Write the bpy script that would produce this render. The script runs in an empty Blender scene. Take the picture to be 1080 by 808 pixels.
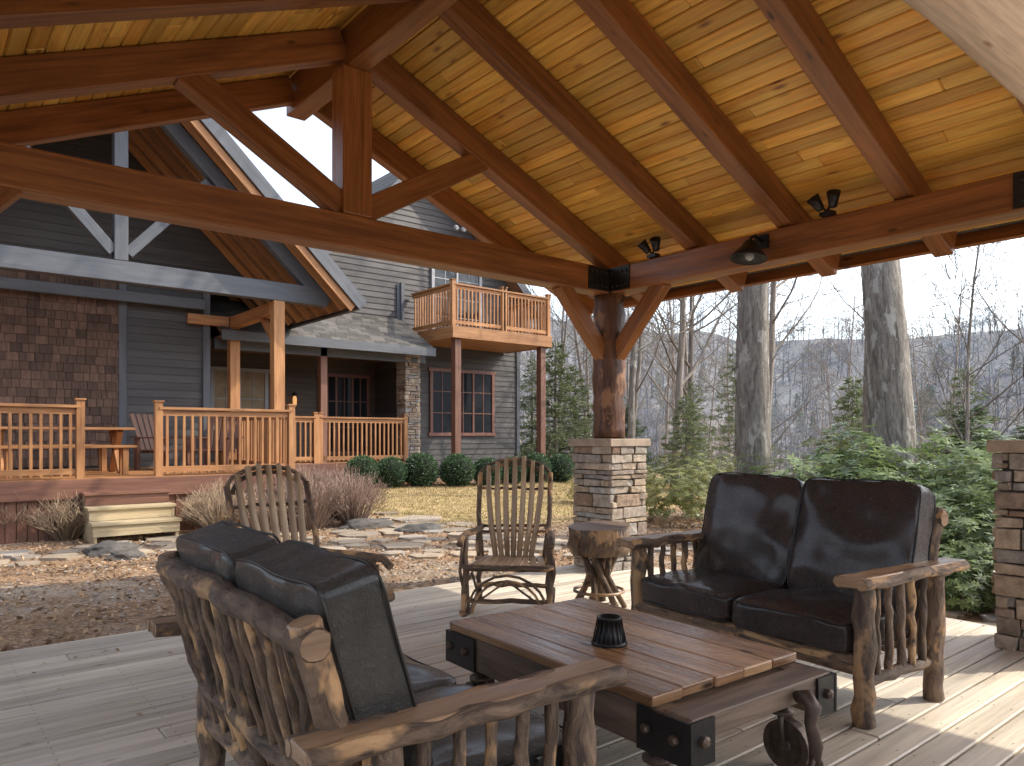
import bpy, math, random
import numpy as np
from mathutils import Vector, Matrix, noise
R=random.Random(7)
NR=np.random.RandomState(5)
HD=math.radians(39.4); su=math.sin(HD); cu=math.cos(HD)
def site(X,Y,z=0.0): return Vector((cu*X+su*Y,-su*X+cu*Y,z))
def sm(a,b,x):
    t=max(0.0,min(1.0,(x-a)/(b-a))); return t*t*(3-2*t)
def link(o,parent=None):
    bpy.context.scene.collection.objects.link(o)
    if parent: o.parent=parent
    return o
def empty(name,loc=(0,0,0),rz=0,parent=None):
    o=bpy.data.objects.new(name,None); o.location=loc; o.rotation_euler=(0,0,rz); o.empty_display_size=.3
    return link(o,parent)
# ---------------------------------------------------------------- materials
class NT:
    def __init__(s,name):
        s.m=bpy.data.materials.new(name); s.m.use_nodes=True; s.t=s.m.node_tree
        s.b=s.t.nodes['Principled BSDF']; s.out=s.t.nodes['Material Output']
    def n(s,ty,**k):
        x=s.t.nodes.new(ty)
        for a,b in k.items(): setattr(x,a,b)
        return x
    def l(s,a,b): s.t.links.new(a,b)
    def coords(s,kind,sc,useRnd=True):
        if kind=='UV': c=s.n('ShaderNodeTexCoord').outputs['UV']
        elif kind=='POS': c=s.n('ShaderNodeNewGeometry').outputs['Position']
        else: c=s.n('ShaderNodeTexCoord').outputs['Object']
        mu=s.n('ShaderNodeVectorMath',operation='MULTIPLY'); s.l(c,mu.inputs[0]); mu.inputs[1].default_value=sc
        if not useRnd: return mu.outputs[0]
        at=s.n('ShaderNodeAttribute',attribute_name='rnd')
        ad=s.n('ShaderNodeVectorMath',operation='MULTIPLY_ADD'); s.l(at.outputs['Fac'],ad.inputs[0])
        ad.inputs[1].default_value=(13.0,17.0,61.0); s.l(mu.outputs[0],ad.inputs[2])
        return ad.outputs[0]
    def noise(s,vec,scale,detail=4,rough=.55,dist=0):
        x=s.n('ShaderNodeTexNoise'); s.l(vec,x.inputs['Vector']); x.inputs['Scale'].default_value=scale
        x.inputs['Detail'].default_value=detail; x.inputs['Roughness'].default_value=rough; x.inputs['Distortion'].default_value=dist
        return x.outputs['Fac']
    def ramp(s,fac,stops):
        x=s.n('ShaderNodeValToRGB'); s.l(fac,x.inputs[0]); e=x.color_ramp.elements
        while len(e)<len(stops): e.new(.5)
        for i,(p,c) in enumerate(stops):
            e[i].position=p; e[i].color=(c[0],c[1],c[2],1) if hasattr(c,'__len__') else (c,c,c,1)
        return x.outputs[0]
    def mix(s,f,a,b,mode='MIX'):
        x=s.n('ShaderNodeMix',data_type='RGBA',blend_type=mode)
        for sock,v in ((x.inputs[0],f),(x.inputs[6],a),(x.inputs[7],b)):
            if hasattr(v,'is_output'): s.l(v,sock)
            elif hasattr(v,'__len__'): sock.default_value=(v[0],v[1],v[2],1)
            else: sock.default_value=v if sock.type=='VALUE' else (v,v,v,1)
        return x.outputs[2]
    def bump(s,h,st,dist=.01):
        x=s.n('ShaderNodeBump'); s.l(h,x.inputs['Height']); x.inputs['Strength'].default_value=st; x.inputs['Distance'].default_value=dist
        s.l(x.outputs[0],s.b.inputs['Normal'])
    def rndval(s,lo,hi):
        at=s.n('ShaderNodeAttribute',attribute_name='rnd')
        mr=s.n('ShaderNodeMapRange'); s.l(at.outputs['Fac'],mr.inputs[0]); mr.inputs[3].default_value=lo; mr.inputs[4].default_value=hi
        return mr.outputs[0]
def wood(name,c1,c2,rough=.5,gs=(1.2,22,1),var=(.75,1.2),bump=.25,knots=None,spec=.5,weather=None,kd=.12):
    t=NT(name)
    v=t.coords('UV',gs); f=t.noise(v,1.0,5,.6,.6)
    col=t.ramp(f,[(.3,c1),(.68,c2)])
    v2=t.coords('UV',(gs[0]*3,gs[1]*6,1)); f2=t.noise(v2,1.0,3,.6)
    col=t.mix(.4,col,t.ramp(f2,[(.35,.42),(.6,1.0)]),'MULTIPLY')
    if knots:
        v3=t.coords('UV',(2.2,6.5,1)); vo=t.n('ShaderNodeTexVoronoi'); t.l(v3,vo.inputs['Vector']); vo.inputs['Scale'].default_value=1.0
        k=t.ramp(vo.outputs['Distance'],[(.04,1.0),(kd,0.0)])
        col=t.mix(k,col,knots)
    if weather:
        v4=t.coords('POS',(1,1,1),False); f4=t.noise(v4,1.7,4,.6)
        col=t.mix(t.ramp(f4,[(.4,0.0),(.7,.7)]),col,weather)
    vr=t.rndval(*var)
    col=t.mix(1.0,col,vr,'MULTIPLY')
    t.l(col,t.b.inputs['Base Color']); t.b.inputs['Roughness'].default_value=rough
    t.b.inputs['Specular IOR Level'].default_value=spec
    rr=t.ramp(f2,[(.3,max(0,rough-.1)),(.7,min(1,rough+.15))]); t.l(rr,t.b.inputs['Roughness'])
    t.bump(f2,bump,.004)
    return t.m
def bark(name,c1,c2,c3=None,gs=(5,14,1),bump=.9,rough=.85,dist=.02,fine=0,th=.56):
    t=NT(name); v=t.coords('UV',gs); f=t.noise(v,1.0,7,.7,.8)
    col=t.ramp(f,[(.36,c1),(.62,c2)])
    if fine:
        f5=t.noise(t.coords('UV',(gs[0]*5,gs[1]*6,1)),1.0,5,.7); col=t.mix(fine,col,t.ramp(f5,[(.35,.3),(.6,1.15)]),'MULTIPLY'); f=t.mix(.5,f,f5)
    if c3:
        v2=t.coords('UV',(3,5,1)); f2=t.noise(v2,1.0,4,.6); col=t.mix(t.ramp(f2,[(th,0.0),(th+.06,1.0)]),col,c3)
    col=t.mix(1.0,col,t.rndval(.7,1.25),'MULTIPLY')
    t.l(col,t.b.inputs['Base Color']); t.b.inputs['Roughness'].default_value=rough; t.bump(f,bump,dist)
    return t.m
def flat(name,c,rough=.6,var=(.85,1.15),ns=6,namt=.25,metal=0,bump=0,kind='OBJ',spec=.5):
    t=NT(name); v=t.coords(kind,(1,1,1)); f=t.noise(v,ns,5,.6)
    col=t.mix(namt,c,t.ramp(f,[(.3,.35),(.7,1.3)]),'MULTIPLY')
    col=t.mix(1.0,col,t.rndval(*var),'MULTIPLY')
    t.l(col,t.b.inputs['Base Color']); t.b.inputs['Roughness'].default_value=rough; t.b.inputs['Metallic'].default_value=metal
    t.b.inputs['Specular IOR Level'].default_value=spec
    if bump: t.bump(f,bump,.01)
    return t.m
def leafm(name,a,b,trans=.3,rough=.5):
    t=NT(name); at=t.n('ShaderNodeAttribute',attribute_name='rnd')
    col=t.ramp(at.outputs['Fac'],[(0.0,a),(1.0,b)])
    t.l(col,t.b.inputs['Base Color']); t.b.inputs['Roughness'].default_value=rough
    tr=t.n('ShaderNodeBsdfTranslucent'); t.l(col,tr.inputs[0]); mx=t.n('ShaderNodeMixShader'); mx.inputs[0].default_value=trans
    t.l(t.b.outputs[0],mx.inputs[1]); t.l(tr.outputs[0],mx.inputs[2]); t.l(mx.outputs[0],t.out.inputs[0])
    return t.m
M={}
M['timber']=wood('stained_timber',(.18,.062,.018),(.44,.175,.052),.38,(1.0,14,1),(.8,1.15),.35,(.06,.02,.01))
M['timber2']=wood('stained_rafter',(.15,.052,.017),(.37,.145,.045),.38,(1.0,14,1),(.8,1.2),.35,(.05,.018,.01))
M['pine']=wood('pine_ceiling',(.80,.34,.045),(.98,.62,.14),.38,(1.0,9,1),(.64,1.10),.2,(.28,.09,.02),kd=.16)
M['deck']=wood('deck_boards',(.42,.36,.28),(.80,.71,.57),.58,(.7,13,1),(.78,1.1),.5,(.24,.17,.11),.4,(.60,.54,.47),kd=.10)
M['peeled']=wood('peeled_log',(.66,.50,.38),(.84,.70,.57),.5,(1,8,1),(1,1),.2,(.35,.2,.12))
M['darklog']=bark('dark_log_post',(.03,.015,.010),(.13,.058,.032),(.24,.12,.06),(2,12,1),.8,.45)
M['hick']=bark('hickory_bark',(.045,.028,.020),(.23,.15,.095),(.52,.31,.15),(7,22,1),.9,.62,th=.54)
M['hick2']=wood('hickory_sanded',(.17,.095,.05),(.46,.30,.18),.34,(2,16,1),(.8,1.15),.3,(.06,.03,.02))
M['slat']=wood('hickory_slat',(.34,.22,.13),(.62,.45,.29),.42,(2,20,1),(.7,1.15),.3,(.08,.045,.03))
M['tabletop']=wood('cart_table_planks',(.19,.085,.038),(.60,.35,.18),.26,(1.0,9,1),(.66,1.15),.5,(.05,.025,.015))
M['tabledark']=wood('cart_table_frame',(.07,.047,.033),(.24,.165,.115),.5,(1.4,14,1),(.8,1.15),.7,(.03,.02,.01))
M['housewood']=wood('cedar_rail',(.31,.13,.048),(.52,.26,.105),.55,(1,16,1),(.8,1.15),.2)
M['newwood']=wood('new_step_wood',(.46,.36,.21),(.60,.49,.31),.6,(1,16,1),(.85,1.1),.2)
M['redpost']=wood('red_brown_post',(.14,.06,.04),(.24,.115,.075),.5,(1,16,1),(.9,1.1),.2)
M['siding']=wood('gray_siding',(.060,.056,.056),(.100,.093,.092),.6,(.6,8,1),(.82,1.12),.2)
M['sidingdk']=wood('porch_siding',(.075,.056,.045),(.125,.098,.078),.6,(.6,8,1),(.85,1.12),.2)
M['trim']=wood('slate_trim',(.085,.092,.108),(.125,.135,.155),.55,(1,10,1),(.9,1.08),.15)
M['shake']=wood('cedar_shake',(.08,.045,.032),(.19,.112,.078),.75,(20,3,1),(.55,1.35),.4)
M['iron']=flat('cast_iron',(.035,.033,.032),.45,(.9,1.1),30,.4,.6,.2)
M['black']=flat('black_paint',(.012,.012,.013),.4,(1,1),20,.2,.2)
M['rusty']=flat('rusty_iron',(.12,.085,.065),.5,(.8,1.2),25,.6,.5,.3)
M['shingle']=flat('roof_shingle',(.105,.097,.088),.9,(.6,1.35),40,.6)
M['soffit']=wood('house_soffit',(.15,.085,.05),(.25,.15,.085),.6,(1,12,1),(.9,1.1),.2)
M['glassdk']=flat('window_glass',(.02,.024,.03),.04,(1,1),1,.1)
M['winframe']=flat('window_frame',(.20,.09,.065),.45)
M['whiteframe']=flat('pale_window_frame',(.40,.41,.43),.5)
M['curtain']=flat('window_blind',(.42,.33,.22),.8,(.9,1.1),3,.5)
M['mortar']=flat('stone_core',(.08,.07,.06),.95)
M['cap']=flat('stone_cap',(.36,.285,.22),.85,(.9,1.1),9,.5,0,.5)
def stonem():
    t=NT('ledge_stone'); at=t.n('ShaderNodeAttribute',attribute_name='rnd')
    col=t.ramp(at.outputs['Fac'],[(0,(.21,.175,.145)),(.2,(.42,.33,.24)),(.4,(.29,.27,.255)),(.6,(.48,.39,.30)),(.8,(.25,.165,.11)),(1,(.38,.365,.35))])
    v=t.coords('POS',(1,1,1)); f=t.noise(v,14,6,.65)
    col=t.mix(.8,col,t.ramp(f,[(.3,.38),(.7,1.25)]),'MULTIPLY')
    t.l(col,t.b.inputs['Base Color']); t.b.inputs['Roughness'].default_value=.85; t.bump(f,.9,.03); return t.m
M['stone']=stonem()
def flagm():
    t=NT('flagstone_rock'); at=t.n('ShaderNodeAttribute',attribute_name='rnd')
    col=t.ramp(at.outputs['Fac'],[(0,(.26,.215,.165)),(.5,(.44,.35,.25)),(1,(.34,.31,.28))])
    v=t.coords('POS',(1,1,1)); f=t.noise(v,6,6,.65)
    col=t.mix(.6,col,t.ramp(f,[(.3,.5),(.7,1.2)]),'MULTIPLY')
    t.l(col,t.b.inputs['Base Color']); t.b.inputs['Roughness'].default_value=.85; t.bump(f,.6,.02); return t.m
M['flag']=flagm()
def leather(name,c1,c2,rough,scuff):
    t=NT(name); v=t.coords('OBJ',(1,1,1)); f=t.noise(v,5,6,.6,.7); f2=t.noise(v,160,3,.6)
    col=t.ramp(f,[(.35,c1),(.7,c2)])
    f3=t.noise(t.coords('OBJ',(1,1,1)),22,6,.75,2.0)
    col=t.mix(t.ramp(f3,[(.56,0.0),(.72,.6)]),col,scuff)
    t.l(col,t.b.inputs['Base Color'])
    t.l(t.ramp(f3,[(.3,rough-.08),(.7,rough+.2)]),t.b.inputs['Roughness'])
    t.b.inputs['Coat Weight'].default_value=.55; t.b.inputs['Coat Roughness'].default_value=.2
    h=t.mix(.2,t.mix(.5,f,f3),f2); t.bump(h,.9,.035); return t.m
M['leather']=leather('brown_leather',(.016,.010,.009),(.042,.024,.019),.26,(.10,.062,.05))
M['leather2']=leather('worn_black_leather',(.012,.012,.011),(.034,.032,.027),.30,(.13,.11,.085))
M['seam']=flat('leather_welt',(.012,.010,.009),.4)
M['treebark']=bark('gray_tree_bark',(.11,.095,.082),(.31,.285,.25),(.37,.355,.325),(2.2,9,1),1.0,.9,.06,fine=.6)
M['treebark2']=bark('woodland_bark',(.12,.10,.085),(.28,.25,.22),None,(2.2,7,1),.8,.9,.04)
M['farbark']=flat('hazy_bark',(.21,.22,.245),.9)  # distance haze put into the blue-grey bark colour of far trees
M['twig']=bark('reddish_twigs',(.19,.12,.09),(.38,.27,.21),None,(3,3,1),.1)
M['straw']=bark('dry_straw',(.26,.18,.12),(.46,.35,.23),None,(3,3,1),.1)
M['rhodo']=leafm('rhododendron_leaf',(.050,.09,.028),(.23,.30,.11),.25,.32)
M['rhodoy']=leafm('laurel_leaf',(.11,.12,.028),(.32,.33,.10),.25,.4)
M['box']=leafm('boxwood_leaf',(.025,.065,.028),(.10,.18,.08),.2,.45)
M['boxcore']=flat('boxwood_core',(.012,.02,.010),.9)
M['needle']=leafm('conifer_needle',(.04,.07,.032),(.13,.18,.08),.25,.6)
M['needle2']=leafm('pine_needle',(.08,.11,.05),(.23,.27,.13),.3,.6)
M['needlefar']=leafm('hazy_needle',(.11,.145,.125),(.19,.235,.20),.25,.8)  # far conifers: haze mixed into the needle colour itself
M['grass']=leafm('grass_blade',(.22,.17,.07),(.54,.41,.22),.3,.7)
M['litter']=leafm('dead_leaf',(.14,.08,.045),(.56,.39,.24),.15,.8)
M['pebble']=flat('gravel_stone',(.42,.36,.30),.85,(.4,1.3),30,.3)
M['boulder']=flat('boulder_rock',(.10,.092,.084),.9,(1,1),7,.6,0,.8)
M['lit']=NT('lantern_glow').m
b=M['lit'].node_tree.nodes['Principled BSDF']; b.inputs['Base Color'].default_value=(.6,.4,.2,1); b.inputs['Emission Color'].default_value=(1,.5,.18,1); b.inputs['Emission Strength'].default_value=.8
# ---------------------------------------------------------------- mesh builder
class MB:
    def __init__(s): s.v=[];s.f=[];s.uv=[];s.r=[];s.mi=[];s.s=[];s.mats=[]
    def mid(s,m):
        if m not in s.mats: s.mats.append(m)
        return s.mats.index(m)
    def face(s,idx,uvs,r,m,smooth=False):
        s.f.append(idx); s.uv.extend(uvs); s.r.append(r); s.mi.append(s.mid(m)); s.s.append(smooth)
    def poly(s,pts,m,r=None,uvs=None):
        r=R.random() if r is None else r; b=len(s.v); s.v.extend([tuple(p) for p in pts])
        if uvs is None:
            p0=Vector(pts[0]); e=(Vector(pts[1])-p0); e=e.normalized() if e.length>1e-6 else Vector((1,0,0))
            nn=e.cross(Vector(pts[-1])-p0); g=nn.cross(e); g=g.normalized() if g.length>1e-6 else Vector((0,0,1))
            o=r*9; uvs=[((Vector(p)-p0).dot(e)+o,(Vector(p)-p0).dot(g)+o) for p in pts]
        s.face(list(range(b,b+len(pts))),uvs,r,m)
    def box(s,c,ax,ay,az,sx,sy,sz,m,r=None,jit=0):
        r=R.random() if r is None else r; c=Vector(c); b=len(s.v); hx,hy,hz=sx/2,sy/2,sz/2; ou=R.random()*20; ov=R.random()*20
        L=[]
        for i in(-1,1):
            for j in(-1,1):
                for k in(-1,1):
                    q=(i*hx+R.uniform(-jit,jit),j*hy+R.uniform(-jit,jit),k*hz+R.uniform(-jit,jit)); L.append(q)
                    s.v.append(tuple(c+ax*q[0]+ay*q[1]+az*q[2]))
        for F,t in (((0,1,3,2),(1,2)),((4,6,7,5),(1,2)),((0,4,5,1),(0,2)),((2,3,7,6),(0,2)),((0,2,6,4),(0,1)),((1,5,7,3),(0,1))):
            s.face([b+i for i in F],[(L[i][t[0]]+ou,L[i][t[1]]+ov) for i in F],r,m)
    def abox(s,u0,u1,v0,v1,z0,z1,m,r=None,long='x'):
        X,Y,Z=Vector((1,0,0)),Vector((0,1,0)),Vector((0,0,1)); c=((u0+u1)/2,(v0+v1)/2,(z0+z1)/2)
        a,b2,c2=abs(u1-u0),abs(v1-v0),abs(z1-z0)
        if long=='x': s.box(c,X,Y,Z,a,b2,c2,m,r)
        elif long=='y': s.box(c,Y,Z,X,b2,c2,a,m,r)
        else: s.box(c,Z,X,Y,c2,a,b2,m,r)
    def beam(s,p0,p1,w,h,m,r=None,up=(0,0,1),jit=0):
        p0=Vector(p0);p1=Vector(p1);ax=(p1-p0);L=ax.length;ax=ax/L;up=Vector(up)
        ay=up.cross(ax)
        if ay.length<.01: ay=Vector((0,1,0)).cross(ax)
        ay.normalize(); az=ax.cross(ay); s.box((p0+p1)/2,ax,ay,az,L,w,h,m,r,jit)
    def tube(s,pts,rad,m,n=8,r=None,jit=0,caps=True,capm=None,squash=1.0):
        r=R.random() if r is None else r; pts=[Vector(p) for p in pts]
        if not hasattr(rad,'__len__'): rad=[rad]*len(pts)
        b=len(s.v); d=(pts[1]-pts[0]).normalized(); ref=Vector((0,0,1)) if abs(d.z)<.9 else Vector((1,0,0))
        nx=d.cross(ref).normalized(); L=0; Ls=[]
        for i,p in enumerate(pts):
            if i>0: L+=(p-pts[i-1]).length
            Ls.append(L)
            dd=(pts[min(i+1,len(pts)-1)]-pts[max(i-1,0)]).normalized()
            nx=(nx-dd*nx.dot(dd)).normalized(); ny=dd.cross(nx)
            for k in range(n):
                a=2*math.pi*k/n; rr=rad[i]*(1+(R.uniform(-jit,jit) if jit else 0))
                s.v.append(tuple(p+nx*math.cos(a)*rr+ny*math.sin(a)*rr*squash))
        o=r*15; cr=2*math.pi*max(rad)/n; mi=s.mid(m)
        for i in range(len(pts)-1):
            for k in range(n):
                k2=(k+1)%n
                s.f.append([b+i*n+k,b+i*n+k2,b+(i+1)*n+k2,b+(i+1)*n+k])
                s.uv.extend([(Ls[i]+o,k*cr),(Ls[i]+o,(k+1)*cr),(Ls[i+1]+o,(k+1)*cr),(Ls[i+1]+o,k*cr)])
                s.r.append(r); s.mi.append(mi); s.s.append(True)
        if caps:
            for base in (b,b+(len(pts)-1)*n):
                s.face([base+k for k in range(n)],[(math.cos(2*math.pi*k/n)*rad[0]+o,math.sin(2*math.pi*k/n)*rad[0]) for k in range(n)],r,capm or m)
    def lathe(s,c,prof,m,n=20,r=None,ax=None,smooth=True):
        r=R.random() if r is None else r; c=Vector(c); b=len(s.v)
        az=Vector(ax).normalized() if ax else Vector((0,0,1)); e1=az.orthogonal().normalized(); e2=az.cross(e1)
        for (rr,z) in prof:
            for k in range(n):
                a=2*math.pi*k/n; s.v.append(tuple(c+e1*math.cos(a)*rr+e2*math.sin(a)*rr+az*z))
        for i in range(len(prof)-1):
            for k in range(n):
                k2=(k+1)%n; F=[b+i*n+k,b+i*n+k2,b+(i+1)*n+k2,b+(i+1)*n+k]
                s.face(F,[(k/n,prof[i][1]),((k+1)/n,prof[i][1]),((k+1)/n,prof[i+1][1]),(k/n,prof[i+1][1])],r,m,smooth)
        for base in (b,b+(len(prof)-1)*n): s.face([base+k for k in range(n)],[(math.cos(6.283*k/n)*.2,math.sin(6.283*k/n)*.2) for k in range(n)],r,m)
    def cushion(s,c,ax,ay,az,sx,sy,sz,m,seam=None,N=16,ex=10,seed=0,bulge=.2):
        c=Vector(c); r=R.random(); cache={}
        def P(p):
            k=(round(p[0],4),round(p[1],4),round(p[2],4))
            if k in cache: return cache[k]
            L=(abs(p[0])**ex+abs(p[1])**ex+abs(p[2])**ex)**(1/ex); q=[t/L for t in p]
            q[2]*=1+bulge*(1-q[0]**2)*(1-q[1]**2)-.08*(abs(q[0])**6+abs(q[1])**6)
            w=c+ax*q[0]*sx/2+ay*q[1]*sy/2+az*q[2]*sz/2
            nn=noise.noise(w*6+Vector((seed,0,0)))*.018+noise.noise(w*15+Vector((seed,3,0)))*.010
            w=w+az*nn*(1 if q[2]>0 else -1)
            w=w+ax*noise.noise(w*5+Vector((seed,9,0)))*.012+ay*noise.noise(w*5+Vector((seed,9,7)))*.012
            s.v.append(tuple(w)); cache[k]=len(s.v)-1; return cache[k]
        g=[math.sin((-1+2*i/N)*math.pi/2) for i in range(N+1)]
        for axn in range(3):
            for sg in(-1,1):
                for i in range(N):
                    for j in range(N):
                        F=[];
                        for (a,b2) in((i,j),(i+1,j),(i+1,j+1),(i,j+1)):
                            p=[0,0,0]; p[axn]=sg; p[(axn+1)%3]=g[a]; p[(axn+2)%3]=g[b2]; F.append(P(p))
                        if sg<0: F=F[::-1]
                        s.face(F,[(0,0)]*4,r,m,True)
        if seam:
            zq=.86
            for sg in(-1,1):
                pts=[]
                for k in range(65):
                    a=2*math.pi*k/64; x=math.cos(a);y=math.sin(a); mm=max(abs(x),abs(y)); x/=mm;y/=mm
                    L2=(abs(x)**ex+abs(y)**ex+zq**ex)**(1/ex); z=zq/L2*.92
                    w=c+ax*x/L2*sx/2*1.006+ay*y/L2*sy/2*1.006+az*sg*z*sz/2
                    w=w+ax*noise.noise(w*5+Vector((seed,9,0)))*.012+ay*noise.noise(w*5+Vector((seed,9,7)))*.012
                    pts.append(w)
                s.tube(pts,.0055,seam,5,caps=False)
    def done(s,name,parent=None,bevel=0,recalc=True,loc=None,rz=0,seg=1):
        me=bpy.data.meshes.new(name); me.from_pydata(s.v,[],s.f)
        uv=me.uv_layers.new(name='UVMap'); uv.data.foreach_set('uv',np.array(s.uv,dtype=np.float32).ravel())
        at=me.attributes.new('rnd','FLOAT','FACE'); at.data.foreach_set('value',np.array(s.r,dtype=np.float32))
        for m in s.mats: me.materials.append(m)
        me.polygons.foreach_set('material_index',np.array(s.mi,dtype=np.int32)); me.polygons.foreach_set('use_smooth',np.array(s.s,dtype=bool))
        if recalc:
            import bmesh
            bm=bmesh.new(); bm.from_mesh(me); bmesh.ops.recalc_face_normals(bm,faces=bm.faces); bm.to_mesh(me); bm.free()
        me.update()
        o=bpy.data.objects.new(name,me); link(o,parent)
        if loc is not None: o.location=loc
        o.rotation_euler=(0,0,rz)
        if bevel:
            bv=o.modifiers.new('bevel','BEVEL'); bv.width=bevel; bv.segments=seg; bv.limit_method='ANGLE'; bv.angle_limit=math.radians(40)
        return o
def leafmesh(name,C,D,S,L,W,mat,parent=None,rnd=None,fold=.0):
    n=len(C); C=np.asarray(C,float); D=np.asarray(D,float); S=np.asarray(S,float)
    D/=np.linalg.norm(D,axis=1,keepdims=True)+1e-9; S=S-D*(S*D).sum(1,keepdims=True); S/=np.linalg.norm(S,axis=1,keepdims=True)+1e-9
    L=np.broadcast_to(L,(n,)).reshape(n,1); W=np.broadcast_to(W,(n,)).reshape(n,1)
    Nn=np.cross(D,S)
    V=np.stack([C,C+D*L*.5+S*W/2+Nn*W*fold,C+D*L,C+D*L*.5-S*W/2+Nn*W*fold],1).reshape(-1,3)
    me=bpy.data.meshes.new(name); me.vertices.add(4*n); me.vertices.foreach_set('co',V.ravel())
    me.loops.add(4*n); me.loops.foreach_set('vertex_index',np.arange(4*n)); me.polygons.add(n)
    me.polygons.foreach_set('loop_start',np.arange(n)*4); me.polygons.foreach_set('loop_total',np.full(n,4)); me.update(calc_edges=True)
    at=me.attributes.new('rnd','FLOAT','FACE'); at.data.foreach_set('value',(NR.rand(n) if rnd is None else np.asarray(rnd)).astype(np.float32))
    me.materials.append(mat); me.validate(); o=bpy.data.objects.new(name,me); return link(o,parent)
# ---------------------------------------------------------------- terrain
def Ht(u,v):
    X=cu*u-su*v; z=-.14
    z+=.32*sm(10,15.5,v)*sm(4,8,u)*(1-sm(0,5,X))
    w=X-4.6
    if w>0: z-=26*(1-math.exp(-(.30*w*w/(w+3))/26))
    r=math.hypot(u-6,v-8)
    if r>28 and X<30: z-=6*sm(28,70,r)
    if r>12: z+=noise.noise(Vector((u*.09,v*.09,0)))*.35*sm(12,25,r)
    if r>70: z+=sm(80,380,r)*(66+26*noise.noise(Vector((u*.006,v*.006,4)))+6*noise.noise(Vector((u*.03,v*.03,9))))
    return z
def lawn(u,v):
    n=noise.noise(Vector((u*.6,v*.6,3)))*.9
    return sm(6.2,7.2,u+n*.6+ (v-9)*.12)*sm(8.8,10.0,v+n*.8+(u-8)*.12)*(1-sm(14.0,15.0,v))*(1-sm(16,19,u))
rs=[.01]+[.25*i for i in range(1,110)]; 
while rs[-1]<900: rs.append(rs[-1]*1.06)
NA=240; V=[];F=[];lw=[];fo=[]
for r in rs:
    for k in range(NA):
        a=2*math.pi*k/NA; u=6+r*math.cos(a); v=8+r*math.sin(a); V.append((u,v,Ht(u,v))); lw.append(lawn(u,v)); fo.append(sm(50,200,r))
for i in range(len(rs)-1):
    for k in range(NA):
        k2=(k+1)%NA; F.append((i*NA+k,(i+1)*NA+k,(i+1)*NA+k2,i*NA+k2))
me=bpy.data.meshes.new('ground'); me.from_pydata(V,[],F)
for nm,dat in(('lawn',lw),('far',fo)):
    a=me.attributes.new(nm,'FLOAT','POINT'); a.data.foreach_set('value',np.array(dat,dtype=np.float32))
me.polygons.foreach_set('use_smooth',[True]*len(F))
t=NT('yard_ground'); v=t.coords('POS',(1,1,1),False)
f1=t.noise(v,.7,6,.65); f2=t.noise(v,28,5,.7); f3=t.noise(v,5,5,.6)
mul=t.ramp(f2,[(.3,(.15,.085,.05)),(.5,(.33,.21,.13)),(.72,(.56,.41,.27))])
grv=t.ramp(f2,[(.3,(.25,.20,.155)),(.7,(.54,.46,.37))])
base=t.mix(t.ramp(f1,[(.5,0.0),(.6,.75)]),mul,grv)
base=t.mix(.5,base,t.ramp(f3,[(.35,.55),(.6,1.15)]),'MULTIPLY')
gr=t.ramp(f3,[(.3,(.22,.19,.07)),(.45,(.40,.31,.14)),(.62,(.54,.41,.23))]); gr=t.mix(.5,gr,t.ramp(f2,[(.3,.5),(.7,1.2)]),'MULTIPLY')
al=t.n('ShaderNodeAttribute',attribute_name='lawn'); col=t.mix(al.outputs['Fac'],base,gr)
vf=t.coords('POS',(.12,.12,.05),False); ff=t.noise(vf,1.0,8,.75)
hazecol=t.ramp(ff,[(.3,(.12,.13,.145)),(.5,(.20,.20,.21)),(.7,(.15,.18,.17))])  # far slopes: atmospheric haze painted in as blue-grey tones
af=t.n('ShaderNodeAttribute',attribute_name='far'); col=t.mix(af.outputs['Fac'],col,hazecol)
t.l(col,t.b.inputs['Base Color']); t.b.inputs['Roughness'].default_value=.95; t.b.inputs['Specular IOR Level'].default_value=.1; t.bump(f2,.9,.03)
me.materials.append(t.m); link(bpy.data.objects.new('ground',me))
# ---------------------------------------------------------------- pavilion
pav=empty('timber_pavilion')
UR,UL,RU=5.45,-.21,2.62; PIT=.43; VF=5.10
def zb(u): return 2.93+PIT*(2.83-abs(u-RU))
mb=MB()
w=.140; vv=-2.6; 
while vv<5.33:
    x=-3.2+R.uniform(-2,0)
    while x<5.75:
        x2=min(5.75,x+R.choice([3.0,3.6,4.2,4.8]))
        if x2>-3.2: mb.abox(max(x,-3.2),x2-.004,vv,vv+w-.010,-.035,R.uniform(-.002,.001),M['deck'])
        x=x2
    vv+=w
VE=vv-.006
mb.done('deck_floor',pav,.006)
mb=MB(); mb.abox(-3.2,5.75,VE,VE+.04,-.2,-.004,M['deck']); mb.abox(5.75,5.79,-2.6,VE+.04,-.2,-.004,M['deck'],long='y'); mb.abox(-3.24,-3.2,-2.6,VE+.04,-.2,-.004,M['deck'],long='y')
mb.abox(-3.19,5.74,-2.59,VE-.01,-.13,-.12,M['mortar'])
for j in range(20): mb.abox(-3.15+j*.45,-3.11+j*.45,-2.5,VE-.02,-.119,-.037,M['tabledark'],long='y')
mb.done('deck_fascia',pav,.003)
mb=MB(); vv=-2.6
while vv<5.33:
    for j in range(20):
        x=-3.13+j*.45
        for q in(.03,.105):
            mb.poly([(x+.0045*math.cos(a*1.0472),vv+q+.0045*math.sin(a*1.0472),.0018) for a in range(6)],M['iron'],.5)
    vv+=w
mb.done('deck_screws',pav,recalc=False)
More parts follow.
